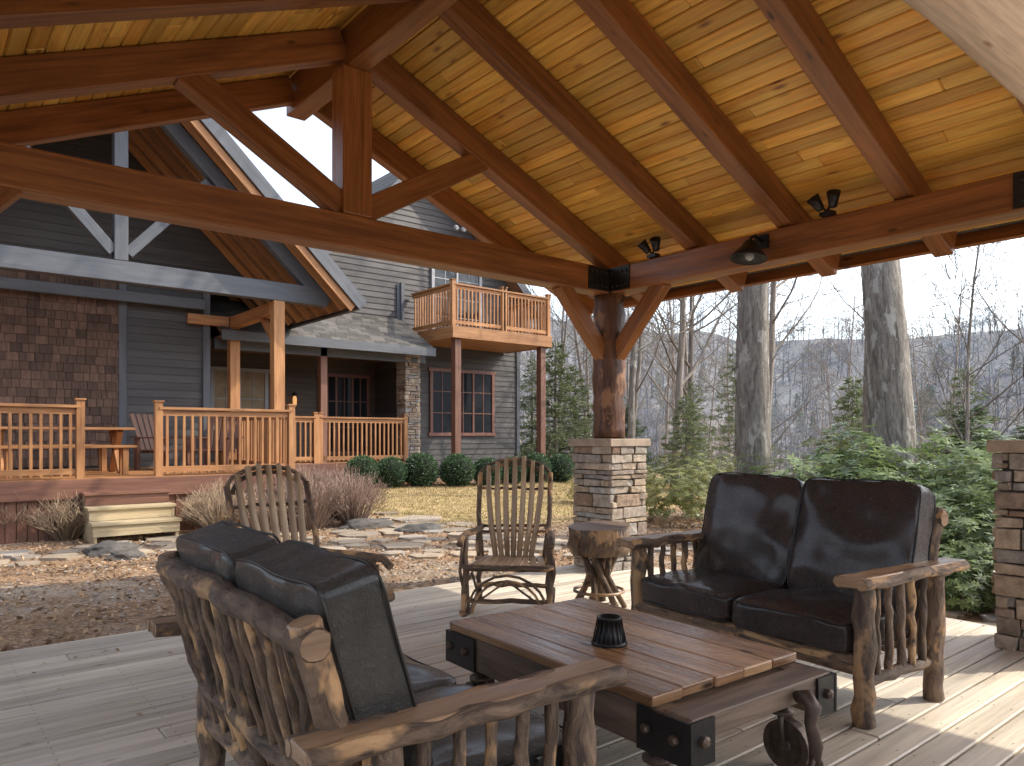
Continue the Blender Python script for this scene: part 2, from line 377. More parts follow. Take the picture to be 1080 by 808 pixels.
def pier(cx,cy,z0,z1,s,name,parent,cap=True):
    mb=MB(); h=s/2-.03
    mb.abox(cx-h,cx+h,cy-h,cy+h,z0,z1,M['mortar'])
    z=z0
    while z<z1-.01:
        rh=R.choice([.045,.07,.085,.11,.13]); rh=min(rh,z1-z)
        if z1-z-rh<.04: rh=z1-z
        for side in range(4):
            a=-s/2
            while a<s/2-.01:
                l=min(R.uniform(.10,.36),s/2-a)
                if s/2-(a+l)<.06: l=s/2-a
                ca=a+l/2
                d=[Vector((0,-1,0)),Vector((-1,0,0)),Vector((0,1,0)),Vector((1,0,0))][side]; tng=Vector((d.y,-d.x,0))
                parts=[(z,rh)] if rh<.1 or R.random()<.5 else [(z,rh*.45),(z+rh*.45,rh*.55)]
                for zz,hh in parts:
                    pr=R.uniform(-.014,.022)
                    mb.box(Vector((cx,cy,zz+hh/2))+d*(s/2-.03+pr)+tng*ca,tng,Vector((0,0,1)),d,l-.010,hh-.009,.06,M['stone'],jit=.006)
                a+=l
        z+=rh
    if cap:
        k=s/2+.035; mb.abox(cx-k,cx+k,cy-k,cy+k,z1,z1+.075,M['cap'])
    return mb.done(name,parent,.007,seg=2)
pier(UR,VF,0,1.2,.51,'stone_pier',pav); pier(UR,1.38,0,1.2,.51,'stone_pier_near',pav); pier(UL,VF,0,1.2,.51,'stone_pier_west',pav); pier(UL,-1.6,0,1.2,.51,'stone_pier_southwest',pav); pier(UR,-2.2,0,1.2,.51,'stone_pier_southeast',pav)
mb=MB()
for (a,b_) in((UR,VF),(UR,1.38),(UL,VF),(UL,-1.6),(UR,-2.2)):
    pts=[];rad=[]
    for i in range(15):
        tt=i/14; pts.append((a+R.uniform(-.008,.008),b_+R.uniform(-.008,.008),1.275+tt*1.43)); rad.append(.150-.012*tt+R.choice([0,0,.006,.02]))
    mb.tube(pts,rad,M['darklog'],18,jit=.035)
mb.done('log_posts',pav)
mb=MB()
mb.abox(UR-.1,UR+.1,-2.6,VF+.2,2.70,2.95,M['timber'],long='y'); mb.abox(UL-.1,UL+.1,-2.6,VF+.2,2.70,2.95,M['timber'],long='y')
mb.abox(UL+.101,UR-.101,VF-.1,VF+.1,2.698,2.948,M['timber'])
mb.abox(RU-.12,RU+.12,VF-.1,VF+.1,2.95,4.05,M['timber'],long='z')
mb.abox(RU-.085,RU+.085,-2.6,6.15,4.05,4.36,M['timber'],long='y')
for sg in(-1,1):
    mb.beam((RU+sg*.10,VF,3.02),(RU+sg*1.22,VF,zb(RU+1.22)+.05),.13,.18,M['timber'])
    e=RU+sg*2.83
    mb.beam((e-sg*.08,VF,2.08),(e-sg*.68,VF,2.74),.12,.15,M['timber'])
    for (pv,dr) in((VF,-1),(1.38,-1)):
        mb.beam((e,pv+dr*.08,2.08),(e,pv+dr*.68,2.74),.12,.15,M['timber'])
mb.done('timber_frame',pav,.012,seg=2)
mb=MB()
for vr in(6.02,VF,4.05,3.15,2.25,1.35,.45,-.45,-1.35,-2.3):
    for sg in(-1,1):
        e=RU+sg*3.50; s0=RU+sg*(.09)
        mb.beam((s0,vr,zb(s0)+.115),(e,vr,zb(e)+.115),.135 if vr<6 else .10,.215,M['timber2'])
mb.done('rafters',pav,.010,seg=2)
mb=MB(); ang=math.atan(PIT); vlo,vhi=-2.7,6.18
for sg in(-1,1):
    ds=Vector((math.cos(ang)*sg,0,-math.sin(ang))); dn=Vector((math.sin(ang)*sg,0,math.cos(ang))); dv=Vector((0,1,0))
    r0=Vector((RU,0,zb(RU)+.235)); wd=.108; n=int(3.95/wd)
    for i in range(n):
        y=vlo-R.uniform(0,2)
        while y<vhi:
            y2=min(vhi,y+R.choice([1.2,1.8,2.4,3.0])); ya=max(y,vlo)
            if y2-ya>.05: mb.box(r0+ds*((i+.5)*wd+.002)+dv*((ya+y2)/2)+dn*.014,dv,ds,dn,y2-ya-.002,wd-.005,.022,M['pine'])
            y=y2
mb.done('ceiling_boards',pav,.008)
mb=MB()
for sg in(-1,1):
    ds=Vector((math.cos(ang)*sg,0,-math.sin(ang))); dn=Vector((math.sin(ang)*sg,0,math.cos(ang)))
    r0=Vector((RU,(vlo+vhi)/2,zb(RU)+.235))
    mb.box(r0+ds*1.99+dn*.062,Vector((0,1,0)),ds,dn,vhi-vlo+.06,3.98,.06,M['shingle'])
    mb.box(r0+ds*3.965+dn*.0,Vector((0,1,0)),ds,dn,vhi-vlo,.035,.16,M['timber2'])
mb.done('pavilion_roof',pav)
mb=MB()
pts=[];rad=[]
for i in range(16):
    tt=i/15; pts.append((-.1+5.4*tt,1.06+.05*math.sin(tt*5),3.03+.05*math.sin(tt*3.1))); rad.append(.215+.02*math.sin(tt*9))
mb.tube(pts,rad,M['peeled'],20,jit=.02); mb.done('peeled_log_tie',pav)
mb=MB()
for (pv) in(VF,1.38):
    mb.abox(UR-.112,UR-.1005,pv-.36,pv-.11 if pv==VF else pv+.20,2.715,2.94,M['iron'],long='y')
    for k in range(4 if pv==VF else 6):
        for zz in(2.76,2.89): mb.lathe((UR-.112,pv-.33+k*.06 if pv==VF else pv-.33+k*.095,zz),[(.016,0),(.016,.012),(.008,.018)],M['iron'],6,ax=(-1,0,0),smooth=False)
mb.abox(UR-.40,UR-.115,VF-.112,VF-.1005,2.715,2.935,M['iron'])
for k in range(4):
    for zz in(2.76,2.89): mb.lathe((UR-.36+k*.065,VF-.112,zz),[(.016,0),(.016,.012),(.008,.018)],M['iron'],6,ax=(0,-1,0),smooth=False)
mb.done('iron_brackets',pav)
def flood(y,z,big):
    e=empty('flood_light',(UR-.12,y,z)); mb=MB()
    if big:
        mb.abox(.0,.02,-.06,.06,-.03,.08,M['black']); mb.tube([(0,0,.03),(-.08,0,.06),(-.15,0,.03),(-.16,0,-.02)],.012,M['black'],8)
        mb.lathe((-.16,0,-.02),[(.02,.03),(.045,.02),(.06,-.02),(.11,-.07),(.145,-.12),(.14,-.125),(.10,-.08),(.03,-.04)],M['black'],24,ax=(.15,0,1))
        mb.lathe((-.16,0,-.07),[(.01,0),(.035,-.03),(.035,-.06),(.01,-.08)],M['whiteframe'],12)
    else:
        mb.abox(-.02,.05,-.05,.05,-.02,.01,M['black'])
        for dy in(-.06,.06):
            mb.tube([(0,0,.01),(-.01,dy*.6,.05),(-.02,dy,.07)],.010,M['black'],6)
            mb.lathe((-.02,dy,.07),[(.018,-.05),(.03,-.04),(.036,.0),(.05,.07),(.045,.07),(.03,.03)],M['black'],14,ax=(-.5,dy*5,.7))
    mb.done('lamp_heads',e)
flood(3.33,2.84,True); flood(2.78,2.97,False); flood(4.45,2.97,False)
# ---------------------------------------------------------------- loveseats
def heading(dx,dy):
    p=site(dx,dy); return math.atan2(-p.x,p.y)
AX,AY,AZ=Vector((1,0,0)),Vector((0,1,0)),Vector((0,0,1))
def wob(p0,p1,n=5,a=.006):
    p0=Vector(p0);p1=Vector(p1); return [p0.lerp(p1,i/n)+Vector((R.uniform(-a,a),R.uniform(-a,a),R.uniform(-a,a)))*(1 if 0<i<n else 0) for i in range(n+1)]
def log(mb,p0,p1,r,m=None,n=10,jit=.08,a=.008,capm=None): mb.tube(wob(p0,p1,9,a),[r*R.uniform(.90,1.10) for _ in range(10)],m or M['hick'],n,jit=jit,capm=capm or M['hick2'])
def loveseat(pos,face,lea,bh=.63):
    e=empty('log_loveseat',pos,face); mb=MB()
    for sx in(-1,1):
        x=sx*.72
        log(mb,(x,.03,0),(x,.03,.635),.046,n=14); log(mb,(x,.64,0),(x,.64,.635),.046,n=14)
        mb.beam((x,-.09,.655),(x,.84,.655),.115,.045,M['hick2'],jit=.004)
        for q in(-1,1): log(mb,(x+q*.055,-.09,.652),(x+q*.055,.84,.652),.027,jit=.14,a=.01,n=12)
        log(mb,(x,.03,.20),(x,.64,.20),.027)
        for k in range(5): log(mb,(x,.13+k*.10,.20),(x,.13+k*.10,.635),.017+R.uniform(-.002,.005),n=8,a=.007)
        log(mb,(sx*.655,.60,.22),(sx*.655,.80,.93),.038,n=12)
    log(mb,(-.72,.035,.27),(.72,.035,.27),.042,n=12); log(mb,(-.72,.63,.27),(.72,.63,.27),.042)
    mb.abox(-.68,.68,0.0,.03,.225,.30,M['hick2'])
    log(mb,(-.70,.79,.88),(.70,.79,.88),.04,n=12)
    log(mb,(-.66,.67,.42),(.66,.67,.42),.03)
    for k in range(13):
        x=-.58+k*.0967; log(mb,(x,.635,.27),(x,.785,.90),.017+R.uniform(-.003,.008),n=8,a=.006)
    for k in range(6): mb.abox(-.69,.69,.08+k*.095,.13+k*.095,.285,.30,M['hick2'])
    mb.done('log_frame',e,.004)
    mb=MB()
    tl=math.radians(15); bz=Vector((0,math.sin(tl),math.cos(tl))); by=Vector((0,-math.cos(tl),math.sin(tl)))
    for sx in(-1,1):
        mb.cushion((sx*.338,.30,.385),AX,AY,AZ,.67,.68,.16,lea,M['seam'],seed=R.random()*90,bulge=.28)
        mb.cushion((sx*.338,.62,.73),AX,bz,by,.668,bh,.19,lea,M['seam'],seed=R.random()*90,ex=14)
    o=mb.done('leather_cushions',e)
    ss=o.modifiers.new('smooth','SUBSURF'); ss.levels=1; ss.render_levels=1
    return e
dR=Vector((.829,.559)); o=Vector((1.57,3.27))+Vector((-.559,.829))*.75
loveseat(site(o.x,o.y),heading(*dR),M['leather'],.65)
dL=Vector((-.788,-.616)); o=Vector((.22,2.06))+Vector((-.616,.788))*.68
e=loveseat(site(o.x,o.y),heading(*dL),M['leather2'],.60); e.scale=(.92,1,.96)
# ---------------------------------------------------------------- cart coffee table
e=empty('cart_coffee_table',site(.46,3.11),heading(math.sin(math.radians(53)),math.cos(math.radians(53)))); mb=MB()
y=-.42
for wd in(.155,.175,.165,.18,.165):
    mb.abox(-.69+R.uniform(-.004,.004),.55+R.uniform(-.004,.004),y+.002,y+wd-.002,.41,.448,M['tabletop']); y+=wd
mb.abox(.58,.70,-.40,.40,.335,.412,M['tabledark'],long='y'); mb.abox(-.66,-.60,-.30,.30,.335,.405,M['tabledark'],long='y')
for sy in(-1,1): mb.abox(-.70,.70,sy*.36-.05,sy*.36+.05,.265,.407,M['tabledark'])
for x in(-.55,0,.55): mb.abox(x-.045,x+.045,-.305,.305,.27,.40,M['tabledark'],long='y')
mb.done('planks_and_frame',e,.006,seg=2)
mb=MB()
for sx in(-1,1):
    for sy in(-1,1):
        mb.abox(sx*.60-.115,sx*.60+.115,sy*.412,sy*.422,.262,.405,M['iron']); mb.abox(sx*.702,sx*.712,sy*.30,sy*.42,.262,.405,M['iron'],long='y')
        for k in(-.07,.05):
            mb.lathe((sx*.60+k,sy*.422,.34),[(.018,0),(.018,.012),(.01,.02)],M['rusty'],6,ax=(0,sy,0),smooth=False)
        mb.lathe((sx*.712,sy*.36,.34),[(.02,0),(.02,.014),(.01,.022)],M['rusty'],6,ax=(sx,0,0),smooth=False)
        wx,wy=sx*.52,sy*.36
        mb.lathe((wx,wy,.215),[(.05,0),(.05,.012),(.028,.02),(.024,.05)],M['rusty'],14)
        for q in(-.035,.035): mb.tube([(wx,wy+q*.5,.235),(wx+sx*.02,wy+q,.20),(wx+sx*.03,wy+q,.10)],.011,M['rusty'],6)
        wc=Vector((wx+sx*.03,wy,.098))
        mb.lathe(wc-Vector((0,.022,0)),[(.072,0),(.098,.0),(.098,.044),(.072,.044),(.072,0)],M['rusty'],28,ax=(0,1,0),smooth=False)
        mb.lathe(wc-Vector((0,.03,0)),[(.024,0),(.024,.06)],M['rusty'],12,ax=(0,1,0))
        for k in range(6):
            a=k*math.pi/3; mb.tube([wc,wc+Vector((math.cos(a)*.076,0,math.sin(a)*.076))],.009,M['rusty'],5)
    yy=.16*sx
    mb.tube([(sx*.712,yy,.37),(sx*.75,yy,.385),(sx*.775,yy,.35),(sx*.765,yy,.29),(sx*.785,yy,.22),(sx*.775,yy,.12)],[.022,.026,.03,.022,.024,.016],M['rusty'],10,jit=.05)
    for q in(-.03,.03): mb.tube([(sx*.78,yy,.20),(sx*.785,yy+q,.15),(sx*.785,yy+q,.085)],.010,M['rusty'],6)
    wc=Vector((sx*.785,yy,.075))
    mb.lathe(wc-Vector((0,.02,0)),[(.05,0),(.075,.0),(.075,.04),(.05,.04),(.05,0)],M['rusty'],24,ax=(0,1,0),smooth=False); mb.lathe(wc-Vector((0,.032,0)),[(.02,0),(.02,.064)],M['rusty'],12,ax=(0,1,0))
    for k in range(5):
        a=k*math.pi/2.5; mb.tube([wc,wc+Vector((math.cos(a)*.055,0,math.sin(a)*.055))],.009,M['rusty'],5)
mb.done('iron_hardware',e)
p=site(.40,3.04,.449); e=empty('candle_holder',p); mb=MB()
mb.lathe((0,0,0),[(.074,0),(.074,.008),(.062,.014),(.046,.098),(.052,.104),(.052,.110),(.044,.110),(.040,.06)],M['black'],24)
for k in range(18):
    a=k*math.pi/9; mb.tube([(.067*math.cos(a),.067*math.sin(a),.01),(.050*math.cos(a),.050*math.sin(a),.098)],.0034,M['iron'],4)
mb.done('ribbed_cup',e)
e=empty('stump_side_table',site(.66,5.62)); mb=MB()
mb.tube([(0,0,.41),(0,0,.47),(.004,0,.55),(0,0,.62)],[.215,.24,.225,.235],M['hick'],30,jit=.045,capm=M['tabledark'])
for k in range(7):
    a=k*.9; r1=.17; r2=.20
    pts=[(r1*math.cos(a)*.8,r1*math.sin(a)*.8,.42),(.07*math.cos(a+.6),.07*math.sin(a+.6),.24),(r2*math.cos(a+1.1),r2*math.sin(a+1.1),0)]
    mb.tube(pts,[.022,.026,.02],M['hick'],8,jit=.12)
mb.tube([(0,0,0.05),(0,0,.42)],[.05,.06],M['hick'],10,jit=.1)
mb.tube([(.19*math.cos(k*.5236),.19*math.sin(k*.5236),.13) for k in range(13)],.012,M['hick2'],6)
mb.done('stump_and_twigs',e)
# ---------------------------------------------------------------- twig chairs
def twigchair(pos,face):
    e=empty('twig_rocking_chair',pos,face); mb=MB()
    B=M['hick']; P_=M['slat']
    for sx in(-1,1):
        log(mb,(sx*.30,-.24,.045),(sx*.29,-.23,.60),.021,n=8); log(mb,(sx*.26,.22,.04),(sx*.27,.24,.60),.021,n=8)
        mb.tube([(sx*.31,-.36,.56),(sx*.31,-.30,.60),(sx*.30,-.1,.605),(sx*.27,.12,.60),(sx*.25,.30,.61)],.024,B,9,jit=.08)
        mb.tube([(sx*.29,-.42+.84*k/8,.035+.10*((k/8-.5)*2)**2*.8) for k in range(9)],.018,B,8,jit=.05)
        mb.tube([(sx*.27,-.22,.06+.0),(sx*.30,-.1,.26),(sx*.29,.05,.30),(sx*.27,.22,.10)],.010,B,6)
        mb.tube([(sx*.29,-.24,.16),(sx*.33,-.24,.36),(sx*.31,-.25,.56)],.011,B,6,jit=.1)
        mb.tube([(sx*.23,.17,.36),(sx*.27,.25,.70),(sx*.27,.345,1.02)],.019,B,9,jit=.08)
    for z,y in((.38,-.235),(.16,-.24),(.38,.22),(.18,.22)): log(mb,(-.29,y,z),(.29,y,z),.017,n=8)
    for rr in(.28,.24): mb.tube([(rr*math.cos(a),-.245,.07+rr*.95*math.sin(a)) for a in [math.pi*k/10 for k in range(11)]],.010,B,6)
    mb.tube([(-.25,-.24,.12),(0,-.245,.30),(.25,-.24,.12)],.009,B,6)
    for k in range(9): mb.beam((-.24+k*.06,-.26,.405),(-.20+k*.05,.22,.395),.045,.014,P_,jit=.002)
    mb.tube([(-.31,-.25,.40),(-.28,-.30,.40),(0,-.33,.40),(.28,-.30,.40),(.31,-.25,.40)],.02,B,8,jit=.05)
    for s_,z_ in((1,0),(.86,-.03)):
        hoop=[(.27*s_*math.cos(a),.345+.02*math.sin(a),1.0+z_+.12*math.sin(a)) for a in [math.pi*k/12 for k in range(13)]]
        mb.tube(hoop,.013,B,8,jit=.08)
    for k in range(7):
        q=-1+2*k/6; top=1.0+.12*math.sqrt(max(0,1-(q*.9)**2))+R.uniform(.0,.035)
        x0,x1=q*.13,q*.205
        pts=[(x0,.19,.38),((x0*1.6+x1)/2.4+R.uniform(-.004,.004),.24,.62),(x1*.97,.30,.86),(x1,.346,top)]
        mb.tube(pts,[.020,.022,.021,.017],P_,8,jit=.07)
    for z,y in((.58,.235),(.62,.25),(.90,.318)): log(mb,(-.27,y+.02,z),(.27,y+.02,z),.011,n=7,m=B)
    mb.done('twig_frame',e)
twigchair(site(-.01,5.35),heading(.10,1.0))
twigchair(site(-1.16,4.15),heading(-.80,.6))
# ---------------------------------------------------------------- house
hs=empty('mountain_house')
def FP(V): return lambda a,o,z: Vector((a,V-o,z))
def SP(U): return lambda a,o,z: Vector((U-o,a,z))
def siding(mb,P,a0,a1,z0,z1,m,clip=None,ex=.15):
    z=z0
    while z<z1-.01:
        zt=min(z+ex,z1); b0,b1=(a0,a1) if not clip else clip(z); t0,t1=(a0,a1) if not clip else clip(zt)
        if b1-b0>.02:
            r=R.random(); o=R.random()*40
            mb.poly([P(b0,.024,z),P(b1,.024,z),P(max(t1,t0),.006,zt),P(min(t0,t1),.006,zt)],m,r,[(b0+o,0),(b1+o,0),(t1+o,ex),(t0+o,ex)])
            mb.poly([P(b0,.024,z),P(b1,.024,z),P(b1,0,z),P(b0,0,z)],m,r)
        z+=ex
def window(mb,P,a0,a1,z0,z1,cols,rows,fm,o0=.03,gl=None):
    mb.poly([P(a0,o0+.012,z0),P(a1,o0+.012,z0),P(a1,o0+.012,z1),P(a0,o0+.012,z1)],gl or M['glassdk'])
    f=.09
    for zz in(z0,z1): mb.beam(P(a0-f,o0+.01,zz),P(a1+f,o0+.01,zz),.07,f,fm)
    for a in(a0,a1): mb.beam(P(a,o0+.011,z0+.045),P(a,o0+.011,z1-.045),.068,f,fm,up=(1,0,0))
    for c in range(1,cols):
        a=a0+(a1-a0)*c/cols; mb.beam(P(a,o0+.012,z0+.04),P(a,o0+.012,z1-.04),.05,.06,fm,up=(1,0,0))
    for c in range(cols):
        A0=a0+(a1-a0)*c/cols; A1=a0+(a1-a0)*(c+1)/cols
        for r_ in range(1,rows):
            zz=z0+(z1-z0)*r_/rows; mb.beam(P(A0+.03,o0+.014,zz),P(A1-.03,o0+.014,zz),.03,.025,fm)
        am=(A0+A1)/2; mb.beam(P(am,o0+.013,z0+.04),P(am,o0+.013,z1-.04),.028,.025,fm,up=(1,0,0))
def railing(mb,p0,p1,z,h=1.02,m=None,posts=(True,True),sp=.115):
    m=m or M['housewood']; p0=Vector(p0);p1=Vector(p1); d=(p1-p0); L=d.length; d/=L; Z=lambda p,zz: Vector((p.x,p.y,zz))
    mb.beam(Z(p0,z+h),Z(p1,z+h),.13,.04,m); mb.beam(Z(p0,z+h-.07),Z(p1,z+h-.07),.04,.085,m); mb.beam(Z(p0,z+.10),Z(p1,z+.10),.04,.085,m)
    n=int(L/sp)
    for k in range(1,n): q=p0+d*(L*k/n); mb.beam(Z(q,z+.03),Z(q,z+h-.03),.038,.038,m,up=d)
    for i,q in enumerate((p0,p1)):
        if posts[i]: mb.beam(Z(q,z-.25),Z(q,z+h+.09),.105,.105,m,up=d); mb.beam(Z(q,z+h+.09),Z(q,z+h+.115),.14,.14,m,up=d)
u0,u1,VM,ez,pk=7.4,14.05,16.8,5.25,(7.4+14.05)/2; hz=ez+(u1-u0)/2
mb=MB()
F0=FP(VM)
siding(mb,F0,9.95,u1,-.1,ez-.1,M['siding']); siding(mb,F0,u0,9.95,3.35,ez-.1,M['siding'])
siding(mb,F0,0,0,ez-.1,hz-.15,M['siding'],clip=lambda z:(min(pk,u0+max(0,z-ez)),max(pk,u1-max(0,z-ez))))
siding(mb,SP(9.95),VM,18,.7,3.35,M['siding']); siding(mb,SP(u0),VM,26,3.3,ez,M['siding'])
siding(mb,FP(18.0),4.4,9.95,.7,3.35,M['sidingdk']); siding(mb,FP(17.0),4.0,u0,3.3,5.2,M['siding'])
P2=lambda a,o,z: Vector((u1+o,a,z)); siding(mb,P2,VM,26,-.6,ez,M['siding'])
mb.abox(9.97,u1-.01,VM+.01,26,-1,ez,M['sidingdk']); mb.abox(u0+.02,9.96,VM+.03,26,3.36,ez,M['sidingdk']); mb.abox(4.4,9.94,18.02,26,-.5,3.3,M['sidingdk'])
mb.done('clapboard_walls',hs,recalc=False)
mb=MB()
for a in(u0+.05,9.95,u1-.05): mb.beam(F0(a,.03,3.36 if a<9 else -.2),F0(a,.03,ez),.05,.12,M['trim'],up=(1,0,0))
mb.beam(F0(10.03,.08,.1),F0(10.03,.08,5.3),.07,.09,M['trim'],up=(1,0,0))
def gableroof(mb,ua,ub,up_,zp,sl,va,vb,th=.16,mt=None,under=None,fw=.22,inner=True):
    for sg,e in((-1,ua),(1,ub)):
        ze=zp-sl*abs(e-up_)
        A=Vector((up_,0,zp)); B=Vector((e,0,ze)); d=(B-A).normalized(); n=Vector((-d.z,0,d.x)); n=n if n.z>0 else -n; L=(B-A).length
        mid=(A+B)/2; Y=Vector((0,1,0))
        mb.box(mid+n*th/2+Y*(va+vb)/2,d,Y,n,L,vb-va,th,mt or M['shingle'])
        k=0
        while k*.2<L: mb.box(A+d*(k*.2+.1)+n*(th+.008)+Y*(va+vb)/2,Y,d,n,vb-va,.2,.014,M['shingle']); k+=1
        mb.box(mid-n*(fw/2-th)+Y*(va-.02)+n*.0,d,Y,n,L+.05,.04,fw,M['trim'])
        if inner: mb.box(mid-n*(fw/2+.0)+Y*(va+.03)-n*.03,d,Y,n,L-.1,.04,.12,M['housewood'])
        mb.box(mid-n*.012+Y*(va+vb)/2,Y,d,n,vb-va,L-.05,.02,under or M['soffit'])
        mb.box(B+d*.03+n*(th/2-.03)+Y*(va+vb)/2,Y,n,d,vb-va+.02,th+.06,.04,M['trim'])
gableroof(mb,u0-.45,u1+.45,pk,hz+.06,1.0,VM-.45,26.3,inner=False)
WR=2.64; wz=7.45; wsl=.97
gableroof(mb,-1.25,6.5,WR,wz,wsl,12.35,26.5)
for k in range(9):
    vy=12.75+k*.5
    for sg in(-1,1): mb.beam((WR+sg*.05,vy,wz-.14),(WR+sg*3.75,vy,wz-.14-wsl*3.7),.06,.16,M['housewood'])
mb.done('roofs',hs,recalc=False)
mb=MB()
wc=lambda z:(min(WR,WR-(wz-.12-z)/wsl),max(WR,WR+(wz-.12-z)/wsl))
F1=FP(15.4)
siding(mb,F1,-3,4.7,.7,4.35,M['siding']); siding(mb,F1,0,0,4.35,wz-.25,M['siding'],clip=lambda z:(max(-1.0,wc(z)[0]),min(4.7 if z<4.5 else 6.2,wc(z)[1])))
P3=lambda a,o,z: Vector((4.7+o,a,z)); siding(mb,P3,15.4,18,.7,4.6,M['siding'])
mb.abox(-3,4.68,15.42,26,-1,4.35,M['sidingdk'])
z=.75
while z<4.2:
    a=1.0-R.uniform(0,.1)
    while a<3.08:
        l=min(R.uniform(.09,.2),3.1-a)
        if l>.02: mb.box(F1(a+l/2,.045,z+.10),Vector((1,0,0)),Vector((0,.1,1)).normalized(),Vector((0,-1,.1)).normalized(),l-.008,.20+R.uniform(-.01,.012),.018,M['shake'])
        a+=l
    z+=.155
mb.done('wing_walls',hs,recalc=False)
mb=MB()
mb.beam(F1(3.16,.035,.7),F1(3.16,.035,4.3),.07,.14,M['trim'],up=(1,0,0)); mb.beam(F1(.9,.035,4.32),F1(4.7,.035,4.32),.07,.18,M['trim']); mb.beam(F1(4.68,.035,.7),F1(4.68,.035,4.22),.07,.14,M['trim'],up=(1,0,0))
mb.beam((-.9,13,3.90),(6.15,13,3.90),.2,.33,M['trim']); mb.beam((WR,13,4.07),(WR,13,7.1),.2,.2,M['trim'],up=(1,0,0))
for sg in(-1,1):
    mb.beam((WR+sg*.1,13,4.2),(WR+sg*1.35,13,5.6),.14,.17,M['trim']); mb.beam((WR,13,wz-.32),(WR+sg*3.5,13,wz-.32-wsl*3.45),.18,.24,M['trim'])
mb.beam((-.9,15.2,3.90),(4.6,15.2,3.90),.12,.2,M['trim'])
mb.done('gable_truss',hs,.008)
mb=MB()
for (a,b_) in((5.2,13.0),(5.2,15.3),(-.1,13.0)): mb.abox(a-.1,a+.1,b_-.1,b_+.1,.7,3.73,M['housewood'],long='z')
mb.abox(5.1,5.3,13.11,17.4,3.5,3.72,M['housewood'],long='y'); mb.beam((5.2,13.1,3.0),(5.2,13.7,3.52),.1,.1,M['housewood']); mb.beam((4.3,15.3,3.62),(5.1,15.3,3.62),.1,.2,M['housewood'])
for a in(7.3,): mb.abox(a-.08,a+.08,15.55,15.71,.7,3.3,M['redpost'],long='z')
mb.done('porch_posts',hs,.006)
pier(9.62,15.75,.7,3.3,.42,'porch_stone_column',hs,cap=False)
mb=MB()
d=Vector((0,1.75,.98)); L=d.length; d.normalize(); n=Vector((0,-d.z,d.y))
k=0
while k*.16<L:
    x=4.9
    while x<10.0:
        x2=min(10.0,x+R.uniform(.2,.4)); mb.box(Vector(((x+x2)/2,0,0))+Vector((0,15.15,3.40))+d*(k*.16+.08)+n*(.03+R.uniform(0,.004)),AX,d,n,x2-x-.004,.17,.022,M['shingle']); x=x2
    k+=1
mb.box(Vector((7.45,15.15,3.38))+d*L/2,AX,d,n,5.1,L,.05,M['soffit']); mb.abox(4.9,10.0,15.09,15.14,3.24,3.44,M['trim']); mb.abox(4.9,10.0,15.55,15.72,3.1,3.3,M['trim'])
mb.abox(4.9,9.94,15.2,17.98,3.302,3.33,M['soffit'])
mb.done('porch_roof',hs,.003)
mb=MB(); vv=11.9
while vv<17.9:
    mb.abox(-4,5.1 if vv<15.5 else 9.8,vv,vv+.134,.66,.70,M['housewood']); vv+=.14
mb.abox(-4,5.1,11.87,11.9,.42,.69,M['redpost']); mb.abox(5.1,5.13,11.87,15.5,.42,.69,M['redpost'],long='y'); mb.abox(5.13,9.8,15.47,15.5,.42,.69,M['redpost'])
for k in range(72):
    mb.abox(-4+k*.126,-4+k*.126+.118,11.93,11.95,-.2,.42,M['redpost'],long='z')
for k in range(37): mb.abox(5.13+k*.126,5.13+k*.126+.118,15.53,15.55,-.2,.42,M['redpost'],long='z')
for k in range(28): mb.abox(5.06,5.08,11.95+k*.126,12.07+k*.126,-.2,.42,M['redpost'],long='z')
mb.done('porch_deck',hs,.003)
mb=MB()
railing(mb,(2.95,11.97,0),(5.02,11.97,0),.7); railing(mb,(1.92,11.97,0),(-1.5,11.97,0),.7); railing(mb,(5.02,12.05,0),(5.02,15.45,0),.7,posts=(False,True)); railing(mb,(5.2,15.57,0),(7.1,15.57,0),.7); railing(mb,(7.2,15.57,0),(9.42,15.57,0),.7)
mb.done('porch_railing',hs,.003)
mb=MB()
for k in range(3):
    zt=.70-(k+1)*.185; y1=11.86-k*.28
    mb.abox(1.90,3.02,y1-.30,y1,zt-.04,zt,M['newwood'] if k>0 else M['redpost']); mb.abox(1.92,3.0,y1-.02-.25,y1-.0-.23,zt-.185,zt-.04,M['newwood'] if k>0 else M['redpost']); mb.abox(1.93,1.97,y1-.25,y1+.0,-.2,zt-.042,M['newwood']); mb.abox(2.95,2.99,y1-.25,y1+.0,-.2,zt-.042,M['newwood'])
mb.done('porch_steps',hs,.004)
mb=MB()
for k in range(22): mb.abox(10.3+k*.145,10.3+k*.145+.14,14.8,16.75,3.96,4.0,M['housewood'],long='y')
mb.abox(10.27,13.53,14.76,14.795,3.70,3.99,M['housewood']); mb.abox(10.265,10.295,14.80,16.75,3.70,3.99,M['housewood'],long='y'); mb.abox(13.50,13.53,14.80,16.75,3.70,3.99,M['housewood'],long='y'); mb.abox(10.3,13.5,14.8,16.75,3.72,3.75,M['housewood'])
railing(mb,(10.34,14.86,0),(13.46,14.86,0),4.0); railing(mb,(10.34,14.93,0),(10.34,16.7,0),4.0,posts=(False,False)); railing(mb,(13.46,14.93,0),(13.46,16.7,0),4.0,posts=(False,False)); railing(mb,(11.9,14.861,0),(11.95,14.861,0),4.0,sp=1)
mb.done('balcony',hs,.003)
mb=MB()
for a in(10.5,13.3): mb.abox(a-.09,a+.09,14.86,15.04,-.1,3.70,M['redpost'],long='z')
mb.done('balcony_posts',hs,.006)
mb=MB()
window(mb,F0,10.95,13.05,1.35,3.1,3,3,M['winframe']); 
window(mb,F0,11.0,12.6,4.05,6.1,2,4,M['whiteframe'])
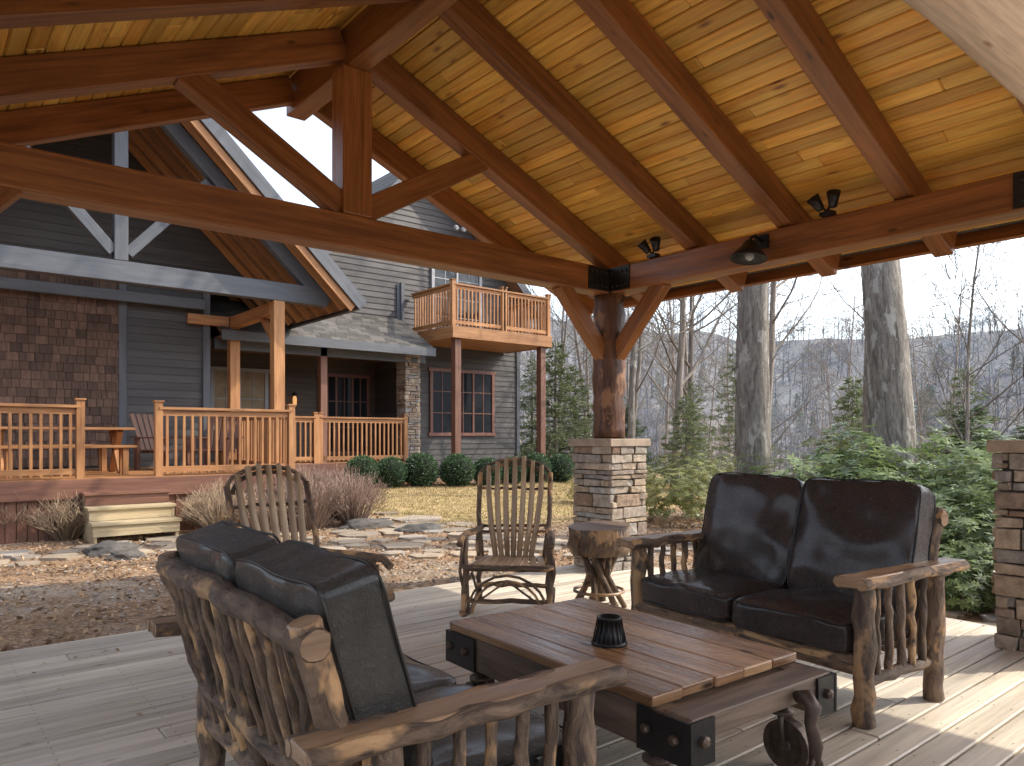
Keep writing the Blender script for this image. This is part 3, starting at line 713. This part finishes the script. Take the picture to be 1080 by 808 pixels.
F2=FP(18.0); window(mb,F2,5.6,6.9,1.5,2.9,2,2,M['whiteframe'],gl=M['curtain']); window(mb,F2,8.3,9.7,.85,2.9,3,3,M['winframe'])
mb.done('windows',hs,.003)
mb=MB(); mb.lathe(F2(7.6,.12,2.05),[(.03,0),(.05,.05),(.055,.2),(.03,.26)],M['lit'],8); mb.lathe(F2(7.6,.12,2.33),[(.08,0),(.02,.08)],M['black'],8); mb.done('wall_lantern',hs)
mb=MB(); mb.lathe(Vector((11.6,16.6,7.0)),[(.05,0),(.07,.08),(.05,.16)],M['whiteframe'],10,ax=(0,-1,-.3)); mb.lathe(Vector((11.85,16.62,7.0)),[(.05,0),(.07,.08),(.05,.16)],M['whiteframe'],10,ax=(0,-1,-.3)); mb.done('gable_flood_light',hs)
e=empty('patio_table',(1.9,13.6,.7)); mb=MB()
for k in range(6): mb.abox(-1.0,1.0,-.42+k*.14,-.285+k*.14,.70,.74,M['housewood'])
for sx in(-.8,.8):
    mb.beam((sx,-.35,0),(sx,.3,.70),.09,.09,M['housewood']); mb.beam((sx,.35,0),(sx,-.3,.70),.09,.09,M['housewood'])
mb.done('table_planks',e,.004)
def bench(x,y):
    e=empty('porch_bench',(x,y,.7)); mb=MB()
    for k in range(3): mb.abox(-.9,.9,-.18+k*.12,-.07+k*.12,.42,.46,M['housewood'])
    for sx in(-.75,.75):
        mb.abox(sx-.04,sx+.04,-.15,-.07,0,.42,M['housewood'],long='z'); mb.abox(sx-.04,sx+.04,.07,.15,0,.42,M['housewood'],long='z')
    mb.done('bench_planks',e,.004)
bench(1.9,12.8); bench(1.9,14.4)
def lounge(x,y,rz):
    e=empty('porch_armchair',(x,y,.7),rz); mb=MB()
    for k in range(5): mb.beam((-.22+k*.11,.25,.3),(-.26+k*.13,.5,1.0),.09,.02,M['redpost'],up=(0,1,0))
    for k in range(5): mb.abox(-.27,.27,-.25+k*.1,-.16+k*.1,.34,.36,M['redpost'])
    for sx in(-1,1):
        mb.abox(sx*.32-.06,sx*.32+.06,-.3,.4,.56,.585,M['redpost'],long='y'); mb.abox(sx*.30-.03,sx*.30+.03,-.27,-.19,0,.56,M['redpost'],long='z'); mb.abox(sx*.30-.03,sx*.30+.03,.28,.36,0,.56,M['redpost'],long='z')
    mb.done('slats',e,.004)
lounge(3.6,14.2,.5); lounge(4.3,13.6,-.7)
# ---------------------------------------------------------------- yard
def onseg(path,t):
    L=[ (Vector(path[i+1])-Vector(path[i])).length for i in range(len(path)-1)]; s=t*sum(L)
    for i,l in enumerate(L):
        if s<=l: return Vector(path[i]).lerp(Vector(path[i+1]),s/l)
        s-=l
    return Vector(path[-1])
paths=[([(9.2,5.6),(6.6,6.5),(5.4,7.6),(4.8,9.2),(3.6,10.3),(2.4,10.7)],.7),([(5.6,8.0),(6.4,9.4),(6.2,11.2)],.7),([(2.4,10.5),(1.2,10.3),(.0,10.4)],.5),([(6.4,4.6),(6.3,3.2),(6.4,1.5)],.3)]
mb=MB(); placed=[]
for path,hw in paths:
    for t_ in range(2500):
        p=onseg(path,R.random())+Vector((R.uniform(-hw,hw),R.uniform(-hw,hw))); rad=R.uniform(.15,.46)
        if any((p-q).length<rad*.94+qr*.94 for q,qr in placed): continue
        if p.x<5.9 and p.y<5.7: continue
        if p.y>11.0 and p.x<5.2: continue
        placed.append((p,rad))
for p,rad in placed:
    n=R.choice([5,6,7]); a0=R.random()*6; z=Ht(p.x,p.y)+R.uniform(.02,.04); r=R.random(); tx,ty=R.uniform(-.02,.02),R.uniform(-.02,.02)
    ring=[(p.x+rad*R.uniform(.85,1.12)*math.cos(a0+k*6.283/n),p.y+rad*R.uniform(.85,1.12)*math.sin(a0+k*6.283/n)) for k in range(n)]
    mb.poly([(x,y,z+(x-p.x)*tx+(y-p.y)*ty) for x,y in ring],M['flag'],r)
    for k in range(n):
        (x0,y0),(x1,y1)=ring[k],ring[(k+1)%n]; mb.poly([(x0,y0,z-.09),(x1,y1,z-.09),(x1,y1,z+(x1-p.x)*tx+(y1-p.y)*ty),(x0,y0,z+(x0-p.x)*tx+(y0-p.y)*ty)],M['flag'],r)
mb.done('flagstone_path',None,recalc=False)
def rock(name,x,y,s,seed):
    import bmesh
    bm=bmesh.new(); bmesh.ops.create_icosphere(bm,subdivisions=3,radius=1)
    for v_ in bm.verts:
        k=1+.35*noise.noise(v_.co*1.3+Vector((seed,0,0)))+.12*noise.noise(v_.co*4+Vector((seed,0,0))); v_.co=Vector((v_.co.x*s[0],v_.co.y*s[1],v_.co.z*s[2]))*k
    me=bpy.data.meshes.new(name); bm.to_mesh(me); bm.free(); me.attributes.new('rnd','FLOAT','FACE'); me.materials.append(M['boulder'])
    o=bpy.data.objects.new(name,me); o.location=(x,y,Ht(x,y)+s[2]*.3); link(o)
p=site(-4.9,9.0); rock('boulder',p.x,p.y,(.30,.18,.12),1); p=site(-4.55,8.7); rock('boulder',p.x,p.y,(.2,.14,.08),5); p=site(-2.3,11.6); rock('boulder',p.x,p.y,(.45,.2,.12),9); p=site(-1.4,11.2); rock('boulder',p.x,p.y,(.4,.2,.09),12)
p=site(-3.0,8.5); rock('boulder',p.x,p.y,(.22,.16,.05),15)
def onstone(x,y): return any((x-q.x)**2+(y-q.y)**2<(qr*.9)**2 for q,qr in placed)
def scatter(n,fn):
    out=[]
    while len(out)<n:
        q=fn()
        if q: out.append(q)
    return out
def fl():
    X=R.uniform(-8,7); Y=R.uniform(4,18); p=site(X,Y)
    if p.x<5.85 and p.y<5.5: return None
    if p.x<5.2 and p.y>11.8: return None
    if p.y>15.4: return None
    if lawn(p.x,p.y)>.5 and R.random()<.85: return None
    if onstone(p.x,p.y) and R.random()<.93: return None
    return (p.x,p.y,Ht(p.x,p.y)+R.uniform(.006,.03))
C=np.array(scatter(28000,fl)); n=len(C); D=NR.randn(n,3); D[:,2]*=.3
leafmesh('fallen_leaves',C,D,NR.randn(n,3)*[1,1,.35],NR.uniform(.03,.08,n),NR.uniform(.010,.040,n),M['litter'],fold=.15)
C=np.array([site(R.uniform(-.6,.1)*Y_,Y_) for Y_ in [R.uniform(5.4,7.5) for _ in range(10)]]) # a few leaves blown on the deck edge
dl=[(R.uniform(-2.5,5.6),5.2-abs(R.gauss(0,.7)),.004+R.random()*.004) for _ in range(70)]
n=len(dl); D=NR.randn(n,3); D[:,2]*=.05
leafmesh('deck_leaves',np.array(dl),D,NR.randn(n,3)*[1,1,.1],NR.uniform(.02,.05,n),NR.uniform(.010,.025,n),M['litter'],fold=.1)
def fg():
    u=R.uniform(5.3,17); v=R.uniform(8,15.3)
    if R.random()>lawn(u,v): return None
    return (u,v,Ht(u,v))
C=np.array(scatter(34000,fg)); n=len(C); D=NR.randn(n,3)*.45; D[:,2]=1
leafmesh('lawn_grass',C,D,NR.randn(n,3),NR.uniform(.03,.07,n),NR.uniform(.006,.012,n),M['grass'])
mb=MB()
for k in range(2800):
    X=R.uniform(-5.2,1.5);Y=R.uniform(5.8,10.5);p=site(X,Y)
    if p.x<5.85 and p.y<5.5: continue
    if noise.noise(Vector((p.x*.8,p.y*.8,7)))<.0: continue
    s=R.uniform(.010,.026); z=Ht(p.x,p.y)+s*.3; b=len(mb.v); r=R.random()
    mb.v.extend([(p.x+s,p.y,z),(p.x,p.y+s*.8,z),(p.x-s,p.y,z),(p.x,p.y-s*.8,z),(p.x+s*.1,p.y,z+s*.7)])
    for i in range(4): mb.face([b+i,b+(i+1)%4,b+4],[(0,0)]*3,r,M['pebble'],True)
mb.done('gravel',None,recalc=False)
def boxwood():
    n=2600; d=NR.randn(n,3); d/=np.linalg.norm(d,axis=1,keepdims=True); r=.36*(1+NR.uniform(-.10,.05,n))[:,None]; C=d*r*np.array([1,1,.95])
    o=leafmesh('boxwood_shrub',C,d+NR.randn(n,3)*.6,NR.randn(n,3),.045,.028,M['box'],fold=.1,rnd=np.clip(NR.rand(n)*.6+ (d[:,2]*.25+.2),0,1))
    import bmesh
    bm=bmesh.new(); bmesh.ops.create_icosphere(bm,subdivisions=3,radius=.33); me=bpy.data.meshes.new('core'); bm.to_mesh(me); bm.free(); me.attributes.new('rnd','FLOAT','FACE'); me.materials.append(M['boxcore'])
    return o,me
bo,core=boxwood()
for i,(X,Y) in enumerate([(-3.3,16.3),(-2.72,16.6),(-2.1,17.0),(-1.28,17.3),(-.6,17.7),(0.0,18.3),(.6,18.9),(1.25,19.5)]):
    p=site(X,Y); o=bo if i==0 else link(bpy.data.objects.new('boxwood_shrub',bo.data)); s=R.uniform(.92,1.12)*(1.15 if i in(2,3) else 1)
    o.location=(p.x,p.y,Ht(p.x,p.y)+.33*s); o.scale=(s,s,s); o.rotation_euler=(0,0,R.random()*6)
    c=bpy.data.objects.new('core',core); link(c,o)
def twigshrub(X,Y,r,h,mt='twig',n=260):
    p=site(X,Y); mb=MB()
    for k in range(n):
        a=R.random()*6.283; rr=r*math.sqrt(R.random()); d=Vector((math.cos(a),math.sin(a),0)); hh=h*R.uniform(.55,1)*(1-.4*(rr/r)**2)
        b0=d*rr*.25; b1=d*rr*.6+Vector((0,0,hh*.6)); b2=d*rr*1.1+Vector((R.uniform(-.06,.06),R.uniform(-.06,.06),hh))
        mb.tube([b0,b1,b2],[.006,.005,.0025],M[mt],3,caps=False)
        for q in range(3):
            t_=R.uniform(.3,.9); m_=b1.lerp(b2,t_); mb.tube([m_,m_+Vector((R.uniform(-.1,.1),R.uniform(-.1,.1),R.uniform(.04,.14)))],[.0035,.002],M[mt],3,caps=False)
    mb.done('dormant_shrub',None,recalc=False,loc=(p.x,p.y,Ht(p.x,p.y)))
for a in((-6.9,10.2,.6,.75,'straw'),(-6.2,10.3,.5,.65,'straw'),(-7.6,10.4,.6,.75,'straw'),(-4.25,10.8,.55,.85,'straw'),(-3.75,11.0,.5,.75,'twig'),(-3.1,11.4,.65,1.05),(-2.55,11.9,.6,1.0),(-3.4,12.2,.55,1.05),(-2.9,12.6,.55,.95),(-4.6,11.2,.4,.6,'straw')): twigshrub(*a)
def rhodomesh(name,rx,rz,nw,mat,ll=.12):
    C=[];D=[];S=[];K=[]
    for k in range(nw):
        d=Vector(NR.randn(3)); d.normalize(); 
        if d.z<-.35: d.z*=-1
        lump=1+.45*noise.noise(d*2.6+Vector((rx*9,0,0)))
        q=Vector((d.x*rx,d.y*rx,rz*.48+d.z*rz*.55))*lump*R.uniform(.62,1.04); up=(d+Vector((0,0,.8))).normalized(); e1=up.orthogonal().normalized(); e2=up.cross(e1); sh=R.uniform(-.3,.3)
        for j in range(8):
            a=j*.785+R.uniform(-.2,.2); dd=(e1*math.cos(a)+e2*math.sin(a)+up*R.uniform(-.25,.25)); C.append(q);D.append(dd);S.append(up.cross(dd));K.append(min(1,max(0,R.random()*.6+.2+sh+d.z*.15)))
    n=len(C); return leafmesh(name,C,D,S,NR.uniform(ll*.75,ll*1.2,n),ll*.3,mat,rnd=K,fold=.12)
def rhodo(lst,rx,rz,nw,mat,name,ll=.12):
    o0=rhodomesh(name,rx,rz,nw,mat,ll)
    for i,(X,Y,s) in enumerate(lst):
        p=site(X,Y); o=o0 if i==0 else link(bpy.data.objects.new(name,o0.data)); o.location=(p.x,p.y,Ht(p.x,p.y)-.05); o.scale=(s*1.1,s,s*R.uniform(.85,1.1)); o.rotation_euler=(0,0,R.random()*6)
rhodo([(4.3,9.0,.85),(3.6,9.9,.85),(5.3,8.4,.9),(4.25,7.0,.62),(3.75,6.2,.42),(4.9,7.2,.7),(5.0,10.5,1.0),(4.7,5.9,.6),(4.2,5.6,.4),(6.2,9.5,1.0)],.95,1.4,620,M['rhodo'],'rhododendron_bush',.135)
rhodo([(2.75,12.0,.9),(2.2,12.8,.7),(3.4,13.0,.8),(1.6,15.5,.6)],.8,1.35,400,M['rhodoy'],'mountain_laurel_bush',.09)
# ---------------------------------------------------------------- trees
def grow(mb,p,d,L,r,lev,mx,nb,m,start=.35,rmin=.006):
    ns=[12,6,4,3][lev]; pts=[p];rad=[r];w_=[.05,.16,.22,.28][lev]
    for i in range(ns):
        d=(d+Vector((R.uniform(-w_,w_),R.uniform(-w_,w_),R.uniform(-w_,w_)+[.02,.07,.06,.03][lev]))).normalized(); p=p+d*(L/ns); pts.append(p)
        tt=(i+1)/ns; rad.append(max(rmin,r*(1-tt*(.82 if lev==0 else .85))))
    if lev==0: rad[0]*=1.25
    mb.tube(pts,rad,m,[14,6,4,3][lev],caps=False,jit=.05 if lev==0 else 0)
    if lev<mx:
        for k in range(nb[lev]):
            t_=start+(1-start)*((k+R.random())/nb[lev]) if lev==0 else R.uniform(.2,1); f=t_*ns; i=min(ns-1,int(f)); q=pts[i].lerp(pts[i+1],f-i); dd=(pts[i+1]-pts[i]).normalized()
            o=dd.orthogonal().normalized(); o.rotate(Matrix.Rotation(R.random()*6.283,3,dd)); an=R.uniform(.7,1.15) if lev==0 else R.uniform(.4,.9)
            nd=(dd*math.cos(an)+o*math.sin(an)).normalized(); rr=rad[i]*R.uniform(.35,.55)
            ll=L*(R.uniform(.22,.38)*(1.25-t_*.7) if lev==0 else R.uniform(.35,.6)); grow(mb,q,nd,ll,rr,lev+1,mx,nb,m,rmin=rmin)
def bare(X,Y,h,r,nb=(16,6,4),m=None,lean=(0,0),start=.3,mx=3):
    p=site(X,Y); mb=MB(); grow(mb,Vector((0,0,-.3)),Vector((lean[0],lean[1],1)).normalized(),h,r,0,mx,nb,m or M['treebark'],start)
    return mb.done('bare_tree',None,recalc=False,loc=(p.x,p.y,Ht(p.x,p.y)))
l=site(-.05,0)
bare(3.65,11.0,17,.27,nb=(12,5,4),lean=(l.x,l.y),start=.42); bare(5.15,9.9,18,.30,nb=(12,5,4),start=.42); bare(6.75,14.0,17,.15,start=.35); bare(2.6,16.5,11,.085,nb=(14,5,3))
bare(9.2,12.5,9,.08,nb=(16,6,4),start=.1); bare(8.3,13.5,7,.05,nb=(16,6,4),start=.1)
wood_=empty('woodland_trees')
vars_=[]
for k in range(5):
    mb=MB(); grow(mb,Vector((0,0,-.4)),Vector((0,0,1)),12+R.random()*3,.085+R.random()*.05,0,3,(14,6,4),M['treebark2'],.2,.008); o=mb.done('tree_mesh',wood_,recalc=False); vars_.append(o.data); bpy.data.objects.remove(o)
pl=[(1.6,25),(2.6,24),(3.3,21),(4.6,21),(5.8,24),(6.3,19),(7.4,22),(3.0,30),(2.0,33),(5.0,32),(11.5,24),(9.0,26),(7.2,30)]
for k in range(34):
    Y=R.uniform(28,75); X=R.uniform(.02,.55)*Y; pl.append((X,Y))
for k in range(14):
    Y=R.uniform(35,75); X=R.uniform(.55,1.0)*Y; pl.append((X,Y))
for X,Y in pl:
    p=site(X,Y); 
    o=bpy.data.objects.new('tree',R.choice(vars_)); s=R.uniform(.6,1.15); o.location=(p.x,p.y,Ht(p.x,p.y)); o.scale=(s,s,s); o.rotation_euler=(R.uniform(-.05,.05),R.uniform(-.05,.05),R.random()*6.28); link(o,wood_)
far=empty('distant_forest'); fv=[]
for k in range(3):
    mb=MB(); grow(mb,Vector((0,0,-.4)),Vector((0,0,1)),12,.18,0,2,(16,5),M['farbark'],.2,.03); o=mb.done('far_mesh',far,recalc=False); fv.append(o.data); bpy.data.objects.remove(o)
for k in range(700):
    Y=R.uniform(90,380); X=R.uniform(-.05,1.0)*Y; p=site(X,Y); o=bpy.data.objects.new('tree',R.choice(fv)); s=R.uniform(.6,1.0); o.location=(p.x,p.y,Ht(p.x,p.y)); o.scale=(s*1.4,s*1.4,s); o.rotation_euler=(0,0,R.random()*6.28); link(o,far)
def conifer(h,rb,nbr,mat,dens=10,ll=.16):
    C=[];D=[];S=[];K=[]; mb=MB(); mb.tube([(0,0,-.3),(0,0,h*.5),(0,0,h)],[h*.02,h*.012,.01],M['treebark2'],7,caps=False)
    for k in range(nbr):
        t_=(k+.5)/nbr; z=h*(.05+.93*t_); L=rb*(1-t_)**.8*R.uniform(.65,1.1)+.1; a=k*2.4+R.uniform(-.3,.3); d=Vector((math.cos(a),math.sin(a),R.uniform(-.15,.25)-.1)); sh=R.uniform(-.2,.2)
        mb.tube([(0,0,z),Vector((0,0,z))+d*L],[.02,.006],M['treebark2'],3,caps=False)
        for j in range(int(dens*L/rb)+3):
            s_=R.uniform(.15,1.05); q=Vector((0,0,z))+d*L*s_+Vector((R.uniform(-1,1),R.uniform(-1,1),R.uniform(-.6,.4)))*.12*L
            for i in range(7):
                dd=d*.8+Vector((R.uniform(-1,1),R.uniform(-1,1),R.uniform(-.5,.8))); C.append(q);D.append(dd);S.append(Vector(NR.randn(3)));K.append(min(1,max(0,R.random()*.6+.2+sh)))
    n=len(C); return mb,leafmesh('needles',C,D,S,NR.uniform(ll*.7,ll*1.3,n),ll*.16,mat,rnd=K)
cf=[]
for (h,rb,nbr,mt) in((5.0,1.6,80,M['needle2']),(4.0,1.4,80,M['needle']),(7.0,2.2,90,M['needle2']),(9.0,2.6,70,M['needlefar'])):
    mb,nd=conifer(h,rb,nbr,mt,12,.24 if h<8 else .4); tr=mb.done('trunk',None,recalc=False); cf.append((tr.data,nd.data)); bpy.data.objects.remove(tr); bpy.data.objects.remove(nd)
def putcon(X,Y,k,s,w_=1):
    p=site(X,Y); e=empty('conifer_tree',(p.x,p.y,Ht(p.x,p.y)),R.random()*6); e.scale=(s*w_,s*w_,s)
    link(bpy.data.objects.new('trunk',cf[k][0]),e); link(bpy.data.objects.new('needles',cf[k][1]),e)
for a in((1.35,23,0,.82,1.15),(2.1,24.5,0,.7,1.2),(.7,25.5,2,.55),(4.6,19.5,0,.5,1.3),(5.4,22,2,.45),(3.6,23,1,.6,1.2),(9.0,14.6,1,.70,1.25),(10.4,17,2,.6),(7.6,25,2,.7),(11,22,2,.7),(9.6,13.6,1,.66,1.2),(8.3,18,0,.7)): putcon(*a)
mass=empty('distant_conifers')
for k in range(110):
    Y=R.uniform(45,230); X=R.uniform(.0,.95)*Y; p=site(X,Y); s=R.uniform(.5,1.1)
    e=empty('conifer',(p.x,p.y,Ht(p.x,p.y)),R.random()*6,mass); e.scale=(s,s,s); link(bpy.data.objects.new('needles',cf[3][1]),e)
# ---------------------------------------------------------------- sky, sun, camera
el=math.radians(41); S=Vector((1,-.60,0)).normalized()*math.cos(el)+Vector((0,0,math.sin(el)))
w=bpy.data.worlds.new('World'); bpy.context.scene.world=w; w.use_nodes=True; nt=w.node_tree; bg=nt.nodes['Background']
sk=nt.nodes.new('ShaderNodeTexSky'); sk.sky_type='NISHITA'; sk.sun_disc=False; sk.sun_elevation=el; sk.sun_rotation=math.atan2(S.x,S.y); sk.dust_density=2.0; sk.air_density=1.0; sk.ozone_density=1.0
hs_=nt.nodes.new('ShaderNodeHueSaturation'); hs_.inputs['Saturation'].default_value=.55; hs_.inputs['Value'].default_value=2.9; nt.links.new(sk.outputs[0],hs_.inputs['Color']); nt.links.new(hs_.outputs[0],bg.inputs[0]); bg.inputs[1].default_value=.15
sd=bpy.data.lights.new('sun','SUN'); sd.energy=5; sd.angle=math.radians(.5); sd.color=(1,.90,.74); so=bpy.data.objects.new('sun',sd); so.rotation_euler=S.to_track_quat('Z','Y').to_euler(); link(so)
cam=bpy.data.cameras.new('camera'); cam.sensor_width=36; cam.lens=26; cam.shift_y=.0519; cam.clip_end=3000; co=bpy.data.objects.new('camera',cam); co.location=(0,0,1.3); co.rotation_euler=(math.pi/2,0,-HD); link(co)
sc=bpy.context.scene; sc.camera=co; sc.view_settings.view_transform='Standard'; sc.view_settings.look='None'; sc.view_settings.exposure=0
